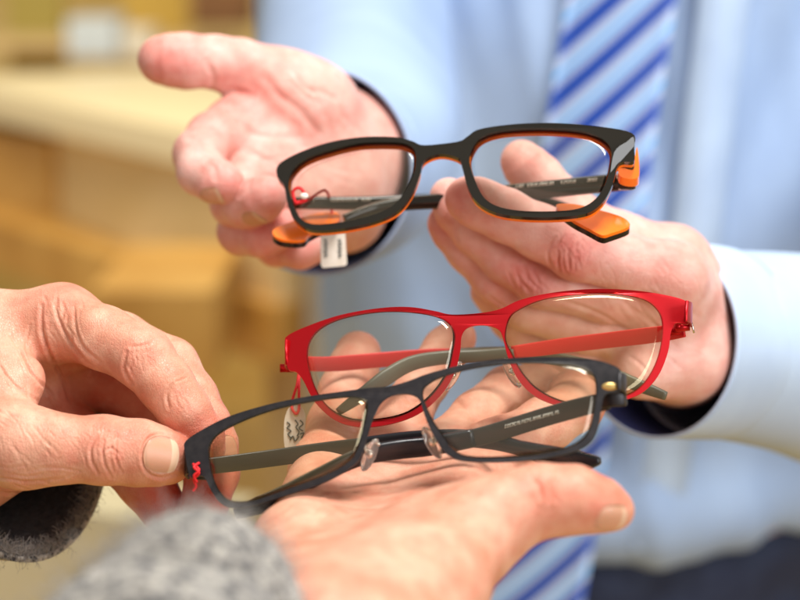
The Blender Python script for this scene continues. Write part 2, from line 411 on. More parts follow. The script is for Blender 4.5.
def fine(seed, n, x0, y0, rx, ry, ang, ln, wpx=.95, dep=.014, jit=.25):
    """many fine skin lines round a place, all running roughly one way"""
    rs = random.Random(seed); out = []
    for _ in range(n):
        x = x0 + rs.uniform(-rx, rx); y = y0 + rs.uniform(-ry, ry); a = math.radians(ang) + rs.gauss(0, jit); L = ln * rs.uniform(.5, 1.3); b = rs.uniform(-.2, .2) * L
        dx, dy = math.cos(a), math.sin(a)
        out.append(([(x - dx * L / 2, y - dy * L / 2), (x - dy * b * .5, y + dx * b * .5), (x + dx * L / 2, y + dy * L / 2)], wpx * rs.uniform(.8, 1.3), dep * rs.uniform(.5, 1.3)))
    return out
L_cr += [([(176, 438), (160, 434), (147, 440), (142, 456), (147, 472), (160, 478), (176, 474)], 2.0, .05)]
L_cr = [(c[0], c[1] * .72, c[2] * 1.15) for c in L_cr] + fine(1, 26, 20, 400, 45, 60, 55, 34, 1.1, .02) + fine(2, 16, 30, 480, 40, 16, 5, 36, 1.1, .02) + fine(3, 14, 108, 452, 12, 20, 85, 16, .9, .02) \
    + fine(4, 14, 60, 320, 26, 22, 80, 22, 1.0, .018) + fine(5, 12, 140, 358, 14, 14, 75, 14, .9, .015) + fine(6, 10, 180, 395, 10, 10, 60, 12, .9, .014) + fine(7, 14, 70, 446, 24, 22, 70, 14, .9, .012)
fL, pcL = make_hand(L_palm, L_fing, L_cr, L_sp, .04, 1.3, .8)
nL = [nail(fL, 162, 455, 62.1, P(190, 458, 63.3) - P(130, 452, 62.9), 1.25, 1.25, .03, free=.2),
      nail(fL, 226, 448, 65.6, P(222, 458, 66) - P(208, 425, 66.3), .8, .9, .03)]
# -- right hand held palm up under the red and black glasses
Rp = [
    [(322, 468, 65.4, .95), (296, 545, 60.2, 1.2), (300, 660, 50.5, 2.0)],
    [(378, 462, 66.4, 1.0), (350, 550, 60.8, 1.2), (320, 665, 50.5, 2.2)],
    [(440, 458, 66.8, 1.0), (402, 545, 60.8, 1.2), (335, 670, 50.5, 2.2)],
    [(500, 452, 66.4, 1.0), (440, 535, 60.2, 1.2), (345, 675, 50, 2.1)],
    [(478, 530, 55.6, 1.2), (425, 585, 53.6, 1.7), (350, 680, 50, 2.2)],
]
Rf = [
    [(322, 468, 65.4, .95), (334, 425, 68.6, .95), (345, 392, 70.4, .95), (353, 370, 71.2, .93), (358, 354, 71.8, .88)],
    [(378, 462, 66.4, 1.0), (405, 415, 68.6, .95), (425, 380, 70.2, .9), (446, 350, 71.8, .85), (456, 338, 72.4, .78)],
    [(440, 458, 66.8, 1.05), (478, 418, 68.8, .98), (508, 392, 70.4, .95), (538, 388, 70.8, .88), (556, 394, 70.8, .8)],
    [(500, 452, 66.4, 1.05), (545, 425, 68.0, 1.0), (578, 404, 69.0, .95), (572, 392, 69.8, .85)],
    [(478, 530, 55.6, 1.2), (508, 511, 55.8, 1.12), (541, 501, 56.0, 1.08), (574, 500, 56.0, 1.0), (602, 506, 56.1, .78), (616, 511, 56.2, .54)],
]
R_cr = [
    ([(532, 478), (538, 486), (540, 498)], 2.5, .04), ([(546, 478), (550, 488), (549, 500)], 2.5, .035),
    ([(260, 480), (330, 488), (400, 470), (450, 452)], 4, .05), ([(300, 560), (360, 520), (420, 500), (470, 470)], 5, .05),
    ([(455, 400), (468, 412), (480, 425)], 2.5, .05), ([(340, 398), (352, 402), (366, 399)], 2, .035), ([(338, 420), (352, 424), (364, 420)], 2, .04),
    ([(400, 395), (412, 402), (425, 402)], 2, .04), ([(500, 430), (506, 418), (516, 408)], 3, .05),
]
R_sp = [(545, 485, 55, 1.2, .3), (600, 490, 56, 1.3, .35), (360, 430, 62, 1.6, .2), (430, 470, 60, 1.8, .18), (350, 345, 68.5, .9, .3), (500, 420, 65, 1.4, .25)]
R_cr += fine(21, 16, 400, 500, 70, 25, -15, 50, 2, .02) + fine(22, 8, 545, 488, 12, 14, 80, 18, 1.6, .025) + fine(23, 10, 300, 520, 40, 30, -30, 50, 2, .025)
fR, pcR = make_hand(Rp, Rf, R_cr, R_sp, .055, 1.4, .9, bumps=[(436, 548, 56.6, 1.5, 1.5), (300, 545, 58.6, 1.2, 1.4)])
nR = [nail(fR, 608, 516, 55.6, P(616, 508, 56.1) - P(574, 500, 55.8), .95, 1.0, .03)]
# forearms (inside the sleeves)
def arm_piece(ch, h=.35):
    def f(p): return chain(p, ch, .5)
    a = np.array([c[0] for c in ch]); r = max(c[1] for c in ch)
    V, F = polygonize(f, a.min(0) - r - 1, a.max(0) + r + 1, h); return V, F, np.zeros(len(V))
armLc = [(P(-100, 420, 68), 2.45), (P(-100, 420, 68) + [-8, -5, 3], 3.2), (P(-100, 420, 68) + [-22, -14, 22], 4.0)]
armRc = [(P(310, 675, 50.5), 2.2), (P(240, 690, 48.5), 2.4), (P(160, 720, 46), 2.7), (P(320, 668, 50.5) + [-14, -15, 15], 3.8)]
customer = person('person', [pcL, pcR, arm_piece(armLc), arm_piece(armRc)], nL + nR, SKIN_B,
    'customer in grey wool sweater, pinching the matte black glasses, other hand open underneath')

def sdf_cloth(name, f, lo, hi, h, m, parent, amp, sc, seed=0, ridge=0):
    V, F = polygonize(f, lo, hi, h); N = grad(f, V, h)
    from mathutils import noise
    d = np.array([noise.noise(Vector((v[0] / sc + seed, v[1] / sc * .6, v[2] / sc))) + .4 * noise.noise(Vector((v[0] / sc * 2.3, v[1] / sc * 1.6 + seed, v[2] / sc * 2.3))) for v in V])
    if ridge: d = d + ridge * np.array([noise.noise(Vector(v / .25)) for v in V])
    return obj(name, V + N * (d * amp)[:, None], F, m, parent)
def tube_shell(name, pts, m_out, m_in, parent, th=.12, seg=64, ripple=.1, cut=0, seed=0):
    """open sleeve / cuff of cloth with real thickness; pts = [(centre, radius_a, radius_b)], oval section"""
    rs = np.random.RandomState(seed); ph = rs.rand(4) * 6
    p = np.array([q[0] for q in pts]); ra = np.array([q[1] for q in pts]); rb = np.array([q[2] for q in pts])
    cc = catmull(np.column_stack([p, ra, rb]), 6); p = cc[:, :3]; ra = cc[:, 3]; rb = cc[:, 4]
    t = np.gradient(p, axis=0); n = len(p); vs = []; fs = []; mi = []
    for layer in (0, 1):
        up = np.array([0, 1., .1])
        for i in range(n):
            a = unit(np.cross(t[i], up)); b = unit(np.cross(a, t[i]))
            for k in range(seg):
                q = 2 * math.pi * k / seg
                rp = 1 + ripple * (math.sin(2 * q + ph[0] + i * .15) * .5 + math.sin(3 * q + ph[1] - i * .2) * .35 + math.sin(5 * q + ph[2] + i * .3) * .15) * min(1, .4 + i / n)
                vs.append(p[i] + (a * math.cos(q) * (ra[i] - th * layer) + b * math.sin(q) * (rb[i] - th * layer)) * rp)
    M = n * seg
    for i in range(n - 1):
        for k in range(seg):
            a, b, c, d = i * seg + k, i * seg + (k + 1) % seg, (i + 1) * seg + (k + 1) % seg, (i + 1) * seg + k
            fs.append((a, b, c, d)); mi.append(0); fs.append((a + M, d + M, c + M, b + M)); mi.append(1)
    for i in (0, n - 1):
        for k in range(seg): fs.append((i * seg + k, i * seg + (k + 1) % seg, i * seg + (k + 1) % seg + M, i * seg + k + M)); mi.append(0)
    o = obj(name, vs, fs, m_out, parent, mats=[m_out, m_in], midx=mi); fixn(o)
    return o

def fibres(name, o, n, ln, r, m, parent, seed=1, side=0, first=None):
    """short curly fibres standing off a cloth surface, one mesh"""
    rs = np.random.RandomState(seed); me = o.data; k = len(me.polygons)
    po = np.array(org(o)); cen = np.zeros(k * 3); me.polygons.foreach_get('center', cen); cen = cen.reshape(-1, 3) + po
    nor = np.zeros(k * 3); me.polygons.foreach_get('normal', nor); nor = nor.reshape(-1, 3)
    ar = np.zeros(k); me.polygons.foreach_get('area', ar); mi = np.zeros(k, int); me.polygons.foreach_get('material_index', mi)
    d = np.linalg.norm(cen - T3, axis=1); ar = ar * (d < .95) * (mi == side)
    if first: ar[first:] = 0
    idx = rs.choice(k, n, p=ar / ar.sum()); V = []; F = []
    for i in idx:
        s = math.sqrt(me.polygons[int(i)].area); p = cen[i] + rs.randn(3) * s * .4; t = unit(nor[i] + rs.randn(3) * .5); q = rs.randn(3)
        L = ln * rs.uniform(.4, 1.3); prev = None; st = 5; b = len(V)
        for j in range(st):
            wv = unit(np.cross(t, q)) * r * (1 - j / st * .6); V += [p - wv, p + wv, p + unit(np.cross(wv, t)) * r]
            p = p + t * L / st; t = unit(t + rs.randn(3) * .55)
        for j in range(st - 1):
            a = b + j * 3
            for u in range(3): F.append((a + u, a + (u + 1) % 3, a + 3 + (u + 1) % 3, a + 3 + u))
    return obj(name, np.array(V), np.array(F), m, parent, world=True)
e0 = P(-100, 420, 68)
slL = tube_shell('sleeve', [(P(26, 444, 67.6), 4.1, 4.3), (P(0, 442, 68.4), 4.15, 4.2), (P(-60, 436, 70), 4.2, 4.1), (P(-130, 430, 69.5), 4.4, 4.3), (e0 + [-22, -14, 22], 5.6, 5.6)], WOOL, CHAR, customer, .22, ripple=.11, seed=3)
tag(slL, 'left sweater sleeve with charcoal lining')
fibres('wool_fuzz', slL, 9000, .006, .00008, FUZZ, slL, 3)
fibres('rim_fuzz', slL, 5000, .008, .00009, FUZZ, slL, 9, side=1, first=260)
fibres('lining_fuzz', slL, 9000, .0035, .00007, CHAR, slL, 8, side=1)
e1 = P(320, 668, 50.5)
slR = tube_shell('sleeve', [(P(222, 604, 49.0), 1.9, 2.0), (P(214, 606, 48.6), 2.5, 2.55), (P(194, 624, 47.6), 2.9, 2.95), (P(160, 680, 46), 3.1, 3.1), (P(110, 750, 44), 3.4, 3.4), (e1 + [-14, -15, 15], 5, 5)], WOOL, CHAR, customer, .2, ripple=.10, seed=5)
tag(slR, 'fuzzy grey wool right sleeve')
fibres('wool_fuzz', slR, 16000, .0075, .0001, FUZZ, slR, 5)

# ================================================================== optician
# -- right hand, open, palm towards the camera (upper left)
Tp = [
    [(236, 128, 78.5, 1.15), (300, 140, 80.5, 1.5), (346, 152, 83.5, 2.7)],
    [(262, 160, 78.2, 1.15), (320, 170, 80.5, 1.5), (334, 174, 84, 2.2)],
    [(285, 190, 78.2, 1.1), (335, 195, 81, 1.5), (332, 184, 84.5, 2.2)],
    [(302, 218, 78.8, 1.05), (345, 215, 81.5, 1.4), (332, 192, 85, 2.0)],
    [(272, 82, 79.5, 1.2), (318, 108, 80.5, 1.6), (332, 152, 83.5, 2.25)],
]
Tf = [
    [(272, 82, 79.5, 1.2), (240, 66, 79, 1.12), (216, 62, 78.4, 1.08), (185, 61, 77.8, 1.12), (166, 60, 77.6, 1.02), (160, 60, 77.6, .9)],
    [(236, 128, 78.5, 1.12), (212, 138, 77, 1.04), (199, 154, 75.8, 1.0), (201, 172, 74.8, .92), (216, 181, 74.2, .86), (226, 184, 74, .74)],
    [(262, 160, 78.2, 1.12), (240, 185, 77, 1.0), (234, 203, 75.6, .92), (246, 206, 74.6, .86), (261, 200, 74, .88), (267, 196, 73.8, .78)],
    [(285, 190, 78.2, 1.05), (250, 218, 77.4, .95), (240, 232, 76.4, .88), (262, 236, 75.6, .82), (285, 228, 75.4, .75)],
    [(302, 218, 78.8, 1.0), (280, 238, 78, .88), (276, 246, 77, .8), (300, 250, 76.4, .75), (318, 246, 76.4, .66)],
]
T_cr = [
    ([(212, 88), (213, 76), (207, 62)], 2.5, .06), ([(252, 96), (240, 92), (228, 90)], 2.5, .06), ([(265, 78), (280, 96), (302, 112), (318, 134)], 3.5, .06),
    ([(225, 108), (245, 128), (262, 136), (300, 138)], 3, .06), ([(238, 150), (262, 158), (290, 170)], 3, .04),
    ([(188, 138), (200, 142), (212, 150)], 2.5, .04), ([(208, 162), (214, 168), (216, 178)], 2.5, .04), ([(250, 178), (247, 188), (240, 196)], 2.2, .04),
]
T_sp = [(165, 62, 76.5, 1.6, .6), (185, 60, 76.6, 1.6, .35), (225, 185, 73.5, 1.1, .5), (262, 200, 73.2, 1.1, .45), (245, 98, 77.5, 1.8, .5), (210, 130, 76, 1.5, .3), (270, 240, 75, 2.4, .5), (300, 140, 78.5, 2, .15)]
T_cr += fine(31, 12, 290, 140, 50, 35, 25, 50, 2, .015) + fine(32, 8, 330, 110, 30, 30, 50, 40, 2, .03)
fT, pcT = make_hand(Tp, Tf, T_cr, T_sp, .07, 1.5, .9, bumps=[(300, 100, 79.4, 1.7, 1.4), (335, 180, 80.4, 1.7, 1.4)])
nT = [nail(fT, 214, 190, 73.9, P(228, 190, 73.9) - P(205, 178, 74.8), .95, .95, .03), nail(fT, 256, 213, 73.8, P(268, 204, 73.8) - P(246, 210, 74.6), .95, .9, .03)]
# -- left hand holding the folded black and orange glasses (right)
Hp = [
    [(672, 275, 72.4, 1.22), (686, 302, 75.8, 1.35), (680, 330, 79.6, 1.95)],
    [(672, 302, 73.4, 1.15), (690, 318, 76, 1.5), (682, 334, 79.6, 2.0)],
    [(660, 334, 74.2, 1.1), (686, 342, 76.4, 1.5), (682, 342, 79.6, 2.0)],
    [(648, 362, 74.8, 1.05), (676, 362, 76.4, 1.4), (682, 350, 79.2, 2.0)],
    [(622, 244, 74.6, 1.1), (672, 262, 75.5, 1.4), (682, 324, 79, 1.9)],
    [(640, 372, 73.2, 1.0), (690, 362, 74.8, 1.3), (680, 350, 79, 1.9)],
]
Hf = [
    [(672, 275, 72.4, 1.22), (630, 264, 71.6, 1.08), (578, 252, 70.8, 1.06), (540, 232, 70.4, 1.0), (505, 215, 70.2, .96), (482, 205, 70.1, .92), (470, 200, 70.1, .84), (465, 198, 70.1, .7)],
    [(672, 302, 73.4, 1.15), (605, 296, 72.8, 1.02), (545, 282, 72.2, 1.0), (508, 257, 72.1, .98), (478, 231, 72.0, .93), (458, 209, 72.1, .88), (449, 197, 72.2, .74)],
    [(660, 334, 74.2, 1.1), (590, 328, 74, 1.0), (528, 306, 73.6, .96), (496, 277, 73.2, .94), (470, 249, 73, .9), (452, 229, 73, .82), (445, 222, 73, .66)],
    [(648, 362, 74.8, 1.05), (580, 362, 75, .92), (535, 345, 75.6, .85), (510, 318, 75.2, .8), (488, 292, 74.8, .7)],
    [(622, 244, 74.6, 1.1), (585, 222, 74.3, .98), (558, 200, 74, .95), (538, 178, 73.6, .93), (524, 164, 73.4, .84), (520, 159, 73.4, .7)],
]
H_cr = [
    ([(556, 238), (548, 252), (551, 268)], 1.9, .05), ([(565, 236), (558, 250), (560, 270)], 1.9, .055), ([(574, 236), (568, 252), (570, 268)], 1.8, .05),
    ([(583, 240), (578, 254), (579, 266)], 1.7, .035), ([(590, 244), (588, 256), (586, 264)], 1.6, .025),
    ([(516, 268), (520, 280), (530, 292)], 1.9, .045), ([(524, 264), (528, 278), (540, 290)], 1.9, .045), ([(534, 268), (537, 280), (548, 290)], 1.8, .04), ([(508, 272), (512, 282), (520, 292)], 1.7, .03),
    ([(497, 200), (492, 212), (494, 222)], 1.7, .03), ([(505, 204), (501, 214), (503, 224)], 1.6, .02),
    ([(462, 222), (457, 232), (458, 240)], 1.6, .03), ([(488, 296), (500, 304), (512, 310)], 2, .03),
    ([(620, 300), (650, 322), (680, 350)], 3, .04), ([(640, 292), (668, 300), (700, 318)], 3, .03), ([(560, 300), (600, 314), (640, 340)], 2.5, .05),
]
H_sp = [(570, 252, 69.8, 1.3, .6), (528, 280, 71.2, 1.2, .6), (462, 198, 69.4, 1.0, .35), (445, 222, 72.4, 1.0, .45), (660, 262, 71.2, 1.6, .35), (520, 165, 72.6, 1.2, .25), (495, 212, 69.4, .8, .25), (640, 300, 72, 2, .25), (500, 290, 73, 1.2, .4)]
H_cr = [(c[0], c[1] * .75, c[2] * .95) for c in H_cr] + fine(41, 18, 572, 254, 16, 16, 85, 20, 1.0, .022) + fine(42, 14, 530, 282, 14, 12, 70, 18, 1.0, .022) + fine(43, 24, 650, 275, 50, 28, 60, 22, 1.1, .013) + fine(44, 14, 640, 340, 40, 30, 40, 40, 1.5, .02)
fH, pcH = make_hand(Hp, Hf, H_cr, H_sp, .048, 1.3, .7)
armT = [(P(334, 175, 84.3), 2.1), (P(345, 166, 90), 2.6), (P(358, 66, 112), 4.0), (P(350, -160, 130), 5.0)]
armH = [(P(688, 343, 80.3), 2.0), (P(770, 352, 86), 2.7), (P(930, 390, 106), 4.0), (P(930, 60, 130), 5.0)]
# torso frame
U = unit([-.0, math.cos(math.radians(PITCH)), math.sin(math.radians(PITCH))]); Rx = np.array([1., 0, 0]); Fz = np.cross(Rx, U)
D0 = 126.
cb = P(590, 545, D0) - Fz * 12.0            # middle of the waist
def torso(p, a=19.5, b=12.0, t0=-2., t1=56., grow=0):
    q = p - cb; t = q @ U; x = q @ Rx; z = q @ Fz; x = x - np.clip(t, -10, 60) * .085
    sc = 1 + np.clip((t - 10) / 60, -.1, .5) * .25 - .05 * np.clip(t / 10, 0, 1) * np.clip((14 - t) / 10, 0, 1)
    r = np.sqrt((x / (a * sc)) ** 2 + (z / (b * sc)) ** 2 + 1e-9); d = (r - 1) * b * .95 * sc * 1.1
    e = np.maximum(t0 - t, t - t1); k = 2.5; h = np.maximum(k - np.abs(d - e), 0) / k
    return np.maximum(d, e) + h * h * k * .25 - grow
def body_sdf(p):
    f = torso(p, 18.3, 10.9, -6, 54)
    s1 = cb + U * 50 + Rx * -12; s2 = cb + U * 50 + Rx * 22
    f = smin(f, chain(p, [(s1, 5.5), armT[3]], 1), 4); f = smin(f, chain(p, [(s2, 5.5), armH[3]], 1), 4)
    f = smin(f, chain(p, armT, 1), 1.5); f = smin(f, chain(p, armH, 1), 1.5)
    return smin(f, chain(p, [(cb + U * 52 + Rx * 4, 6), (cb + U * 66 + Rx * 4.5, 5.6)], 1), 4)
Vb, Fb = polygonize(body_sdf, np.array([-45., -60, -165]), np.array([75., 95., -75]), .9, C=4)
optician = person('person', [pcH, pcT, (Vb, Fb, np.zeros(len(Vb)))], nT, SKIN_A,
    'shop assistant in pale blue shirt and striped tie, holding out black and orange glasses')
def shirt_sdf(p): return torso(p, 19.6, 12.0, -1.5, 56)
Vs_, Fs_ = polygonize(shirt_sdf, cb + [-30, -12, -28], cb + [36, 66, 34], .45, C=5)
from mathutils import noise
def fold(V):
    q = V - cb; t = q @ U; x = q @ Rx; out = []
    for a, b, v in zip(x, t, V):
        n1 = noise.noise(Vector((a / 5.5 + .6 * math.sin(b / 9), b / 26, 1.7))); n2 = noise.noise(Vector((a / 2.4 + b / 14, b / 12, 5.1)))
        blouse = 1.0 * math.exp(-((b - 1.5) / 3.2) ** 2)
        out.append(1.0 * n1 + .4 * n2 + blouse)
    return np.array(out)
Nn = grad(shirt_sdf, Vs_, .3)
SH = obj('shirt', Vs_ + Nn * (fold(Vs_) * 1.35)[:, None], Fs_, SHIRT, optician)
def torso_front(px, t):                     # point on the shirt front at sideways x and height t
    x = px; sc = 1 + np.clip((t - 10) / 60, -.1, .5) * .25 - .05 * np.clip(t / 10, 0, 1) * np.clip((14 - t) / 10, 0, 1)
    xx = (x - np.clip(t, -10, 60) * .085) / (19.6 * sc); z = 12.0 * sc * math.sqrt(max(0, 1 - xx * xx))
    return cb + U * t + Rx * x + Fz * z
# sleeves with cuffs
slT = tube_shell('sleeve', [(P(328, 171, 86.0), 4.15, 4.45), (P(343, 168, 90), 4.6, 4.6), (P(356, 128, 98), 5.4, 5.2), (P(352, 60, 112), 6.2, 6.0), (P(345, -60, 122), 6.6, 6.6), (P(340, -180, 130), 7, 7)], SHIRT, SHIRT, SH, .12, ripple=.14, seed=11)
cfT = tube_shell('cuff', [(P(316, 172, 82.4), 4.3, 4.6), (P(324, 172, 84.4), 4.3, 4.6), (P(332, 171, 86.8), 4.3, 4.6)], SHIRT, LINT, slT, .16, ripple=.05, seed=12)
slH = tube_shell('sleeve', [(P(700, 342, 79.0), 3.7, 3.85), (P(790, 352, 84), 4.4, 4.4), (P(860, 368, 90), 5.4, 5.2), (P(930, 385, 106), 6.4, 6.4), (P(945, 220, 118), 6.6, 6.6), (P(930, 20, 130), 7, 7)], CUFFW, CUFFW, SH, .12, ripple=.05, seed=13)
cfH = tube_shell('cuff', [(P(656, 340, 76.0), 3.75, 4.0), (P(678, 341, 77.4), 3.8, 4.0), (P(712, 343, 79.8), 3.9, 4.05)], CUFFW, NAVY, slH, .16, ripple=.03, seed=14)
# button placket beside the tie
pk = MB(); ts = np.linspace(0, 54, 60); tie_x = lambda t: -3.4 + 4.7 * t / 36.
lp = []
for t in ts:
    for u, zz in ((-1.6, .9), (-1.6, 1.35), (1.6, 1.35), (1.6, .9)): lp.append(torso_front(u + 4.4 + t * .08, t) + Fz * zz)
pk.add(lp, [(i * 4 + k, i * 4 + (k + 1) % 4, i * 4 + 4 + (k + 1) % 4, i * 4 + 4 + k) for i in range(59) for k in range(4)])
pko = pk.build('placket', CUFFW, SH)
# tie: a folded strip of woven silk following the shirt
TIE = mat('tie_silk', (.6, .66, .8), .42, Sheen_Weight=.4)
t_ = TIE.node_tree; Ln = t_.links.new; bT = t_.nodes['Principled BSDF']
uvn = nd(TIE, 'ShaderNodeUVMap'); sx = nd(TIE, 'ShaderNodeSeparateXYZ'); Ln(uvn.outputs[0], sx.inputs[0])
ma = nd(TIE, 'ShaderNodeMath', operation='MULTIPLY_ADD'); ma.inputs[1].default_value = -1.05; Ln(sx.outputs[0], ma.inputs[0]); Ln(sx.outputs[1], ma.inputs[2])
fr = nd(TIE, 'ShaderNodeMath', operation='MULTIPLY'); fr.inputs[1].default_value = 1 / 3.6; Ln(ma.outputs[0], fr.inputs[0])
f2 = nd(TIE, 'ShaderNodeMath', operation='FRACT'); Ln(fr.outputs[0], f2.inputs[0])
cr = nd(TIE, 'ShaderNodeValToRGB'); cr.color_ramp.interpolation = 'CONSTANT'
els = [(0, (.003, .05, .34)), (.42, (.36, .44, .64)), (.60, (.07, .38, .78)), (.72, (.40, .48, .66)), (.985, (.004, .035, .36))]
cr.color_ramp.elements[0].color = (*els[0][1], 1); cr.color_ramp.elements[1].position = els[1][0]; cr.color_ramp.elements[1].color = (*els[1][1], 1)
for p_, c_ in els[2:]: e_ = cr.color_ramp.elements.new(p_); e_.color = (*c_, 1)
Ln(f2.outputs[0], cr.inputs[0]); Ln(cr.outputs[0], bT.inputs['Base Color'])
def tie_strip():
    rows = np.linspace(-9, 54, 90); vs = []; uv = []; nu = 13
    for s in (1, 0):
        for t in rows:
            hw = 3.75 - .012 * max(t, 0)
            if t < -5: hw = max(.25, hw * (1 - (-5 - t) / 4.2))
            for j in range(nu):
                u = -1 + 2 * j / (nu - 1); cx = tie_x(t) - .4
                p = torso_front(cx + u * hw, max(t, -2) ) + Fz * (1.9 + .55 * (1 - u * u) * s + .3 * math.sin(t / 7)) + U * min(0, t + 2)
                vs.append(p); uv.append((u * hw, t))
    M = len(rows) * nu; fs = []
    for i in range(len(rows) - 1):
        for j in range(nu - 1):
            a = i * nu + j; fs.append((a, a + 1, a + nu + 1, a + nu)); fs.append((a + M, a + M + nu, a + M + nu + 1, a + M + 1))
        for j in (0, nu - 1): a = i * nu + j; fs.append((a, a + nu, a + nu + M, a + M))
    for i in (0, len(rows) - 1):
        for j in range(nu - 1): a = i * nu + j; fs.append((a, a + 1, a + 1 + M, a + M))
    o = obj('tie', vs, fs, TIE, optician); ul = o.data.uv_layers.new(name='UVMap')
    for l in o.data.loops: ul.data[l.index].uv = uv[l.vertex_index]
    return fixn(o)
tie_strip()
def trou_sdf(p):
    f = torso(p, 18.6, 11.6, -22, -.2)
    for s in (-1, 1): f = smin(f, chain(p, [(cb - U * 14 + Rx * (9 * s), 9), (cb - U * 45 + Rx * (10 * s), 7), (cb - U * 84 + Rx * (11 * s), 5.5)], 2), 3)
    return f
Vt, Ft = polygonize(trou_sdf, cb + [-32, -96, -34], cb + [34, 4, 30], .7, C=4)
Nt = grad(trou_sdf, Vt, .4); nz = np.array([noise.noise(Vector(v / 4.)) for v in Vt])
TR = obj('trousers', Vt + Nt * (nz * .5)[:, None], Ft, TROUS, optician)

# ================================================================== glasses
def inset(pts, a):
    """offset a closed outline in photo px; a may vary per point"""
    p = np.asarray(pts); t = np.roll(p, -1, 0) - np.roll(p, 1, 0); n = np.stack([t[:, 1], -t[:, 0]], 1); n /= np.linalg.norm(n, axis=1, keepdims=True) + 1e-9
    area_ = .5 * np.sum(p[:, 0] * np.roll(p[:, 1], -1) - np.roll(p[:, 0], -1) * p[:, 1]); s = -1 if area_ > 0 else 1
    return p + n * (np.asarray(a) * s)[..., None] if np.ndim(a) else p + n * a * s
def plate(name, outer, holes, dfun, nb, off, th, m, parent, bev=.012, warp=0, seg=3):
    """cut sheet: outline in the plane of the front, thickness th (cm) along nb, set back by off"""
    loops = [outer] + holes; flat = [[Vector((q[0], q[1], 0)) for q in l] for l in loops]; tri = tessellate_polygon(flat)
    xy = np.concatenate(loops); V0 = np.array([P(x, y, dfun(x, y)) for x, y in xy]); n = len(V0)
    V = np.concatenate([V0 + nb * off, V0 + nb * (off + th)]); fs = [tuple(t) for t in tri] + [tuple(i + n for i in reversed(t)) for t in tri]; b = 0
    for l in loops:
        k = len(l); fs += [(b + i, b + (i + 1) % k, b + (i + 1) % k + n, b + i + n) for i in range(k)]; b += k
    o = fixn(obj(name, V, fs, m, parent)); bevel(o, bev * .01, seg); return o
def lens(outline, dfun, nb, off, m, parent, bulge=.12, th=.15):
    """demo lens: slightly domed sheet with thickness"""
    ol = inset(outline, -1.2); c = ol.mean(0); n = len(ol); R = 8; V = []; fs = []
    for side in (0, 1):
        for r in range(R + 1):
            s = r / R
            for q in ol:
                x, y = c + (q - c) * s; V.append(P(x, y, dfun(x, y)) + nb * (off + th * side - bulge * (1 - s * s)))
    M = (R + 1) * n
    for side in (0, 1):
        for r in range(R):
            for k in range(n):
                a = side * M + r * n + k; b = side * M + r * n + (k + 1) % n; f = (a, b, b + n, a + n); fs.append(f if side == 0 else f[::-1])
    fs += [(R * n + k, R * n + (k + 1) % n, M + R * n + (k + 1) % n, M + R * n + k) for k in range(n)]
    return fixn(obj('lens', V, fs, m, parent))
def plane_d(x0, d0, sx, y0, ty, wrap=0, wx=180):
    """distance of the front plane at a photo position: yaw, tilt and face wrap"""
    def f(x, y): return d0 + sx * (x - x0) / 100 + ty * (y0 - y) * K * d0 + wrap * ((x - x0) / wx) ** 2
    return f
def pad_and_arm(root, px, py, d, ux, m=PAD, metal=STEEL, tilt=.25):
    c = P(px, py, d); a0 = unit([tilt * ux, 1, .2]); b0 = unit(np.cross(a0, [ux * .75, 0, .65])); c0_ = np.cross(a0, b0)
    mb = MB(); ell(mb, c, [b0, a0, c0_], (.30, .60, .11), 16, 10); pd = mb.build('nose_pad', m, root)
    ar = MB(); tube(ar, catmull([c + [-ux * .1, .1, .0], c + [-ux * .15, .25, -.25], c + [ux * .1, .4, -.1], c + [ux * .30, .35, .25]], 6), .045, 8)
    ell(ar, c + [-ux * .02, .05, .05], np.eye(3), (.13, .16, .1), 12, 8); ar.build('pad_arm', metal, root); return pd
def marks(name, a, b, up, nrm, segs, hgt, m, parent):
    """small printed characters along a temple, drawn as raised strokes; segs = list of (start, end) fractions"""
    mb = MB(); a = np.asarray(a); b = np.asarray(b); L = np.linalg.norm(b - a); t = unit(b - a); rs = random.Random(4)
    for s, e in segs:
        x = s * L
        while x < e * L:
            wd = hgt * rs.uniform(.35, .6); k = rs.randint(0, 3); c = a + t * (x + wd / 2)
            mb.box(c - t * wd * .35, (hgt * .16, hgt, .01), [t, up, nrm])
            if k != 1: mb.box(c + t * wd * .2 + up * hgt * .38, (wd * .7, hgt * .15, .01), [t, up, nrm])
            if k != 2: mb.box(c + t * wd * .2 - up * hgt * .38, (wd * .7, hgt * .15, .01), [t, up, nrm])
            if k >= 2: mb.box(c + t * wd * .42, (hgt * .15, hgt * .8, .01), [t, up, nrm])
            x += wd * 1.5
    return mb.build(name, m, parent)

# ---- black and orange acetate glasses, folded, resting on the fingers
A = empty('eyeglasses', P(455, 215, 69), 'thick black glasses with orange inner rims and orange temple tips held at the top', 'glasses')
nbA = unit([.08, -.50, -.86]); dA = plane_d(457, 68.4, -1.25, 175, .42, .55)
oA = catmull([(277, 176), (279, 164), (300, 152), (330, 142), (362, 137), (395, 137), (412, 141), (422, 145), (440, 144), (460, 141), (468, 136), (480, 129), (515, 124), (555, 123), (595, 126), (632, 133), (634, 148), (634, 161), (622, 162), (617, 168), (612, 186), (603, 202), (588, 213), (560, 217), (525, 217), (497, 213), (478, 203), (468, 188), (462, 166), (458, 158), (440, 154), (424, 161), (420, 175), (412, 194), (398, 211), (374, 222), (340, 229), (312, 230), (296, 221), (288, 205), (284, 186)], 5, True)
hA1 = inset(catmull([(293, 172), (306, 160), (330, 151), (360, 144), (390, 143), (406, 145), (414, 152), (414, 168), (408, 184), (398, 199), (385, 209), (362, 217), (335, 222), (312, 223), (300, 216), (293, 200), (290, 184)], 6, True), -1.0)
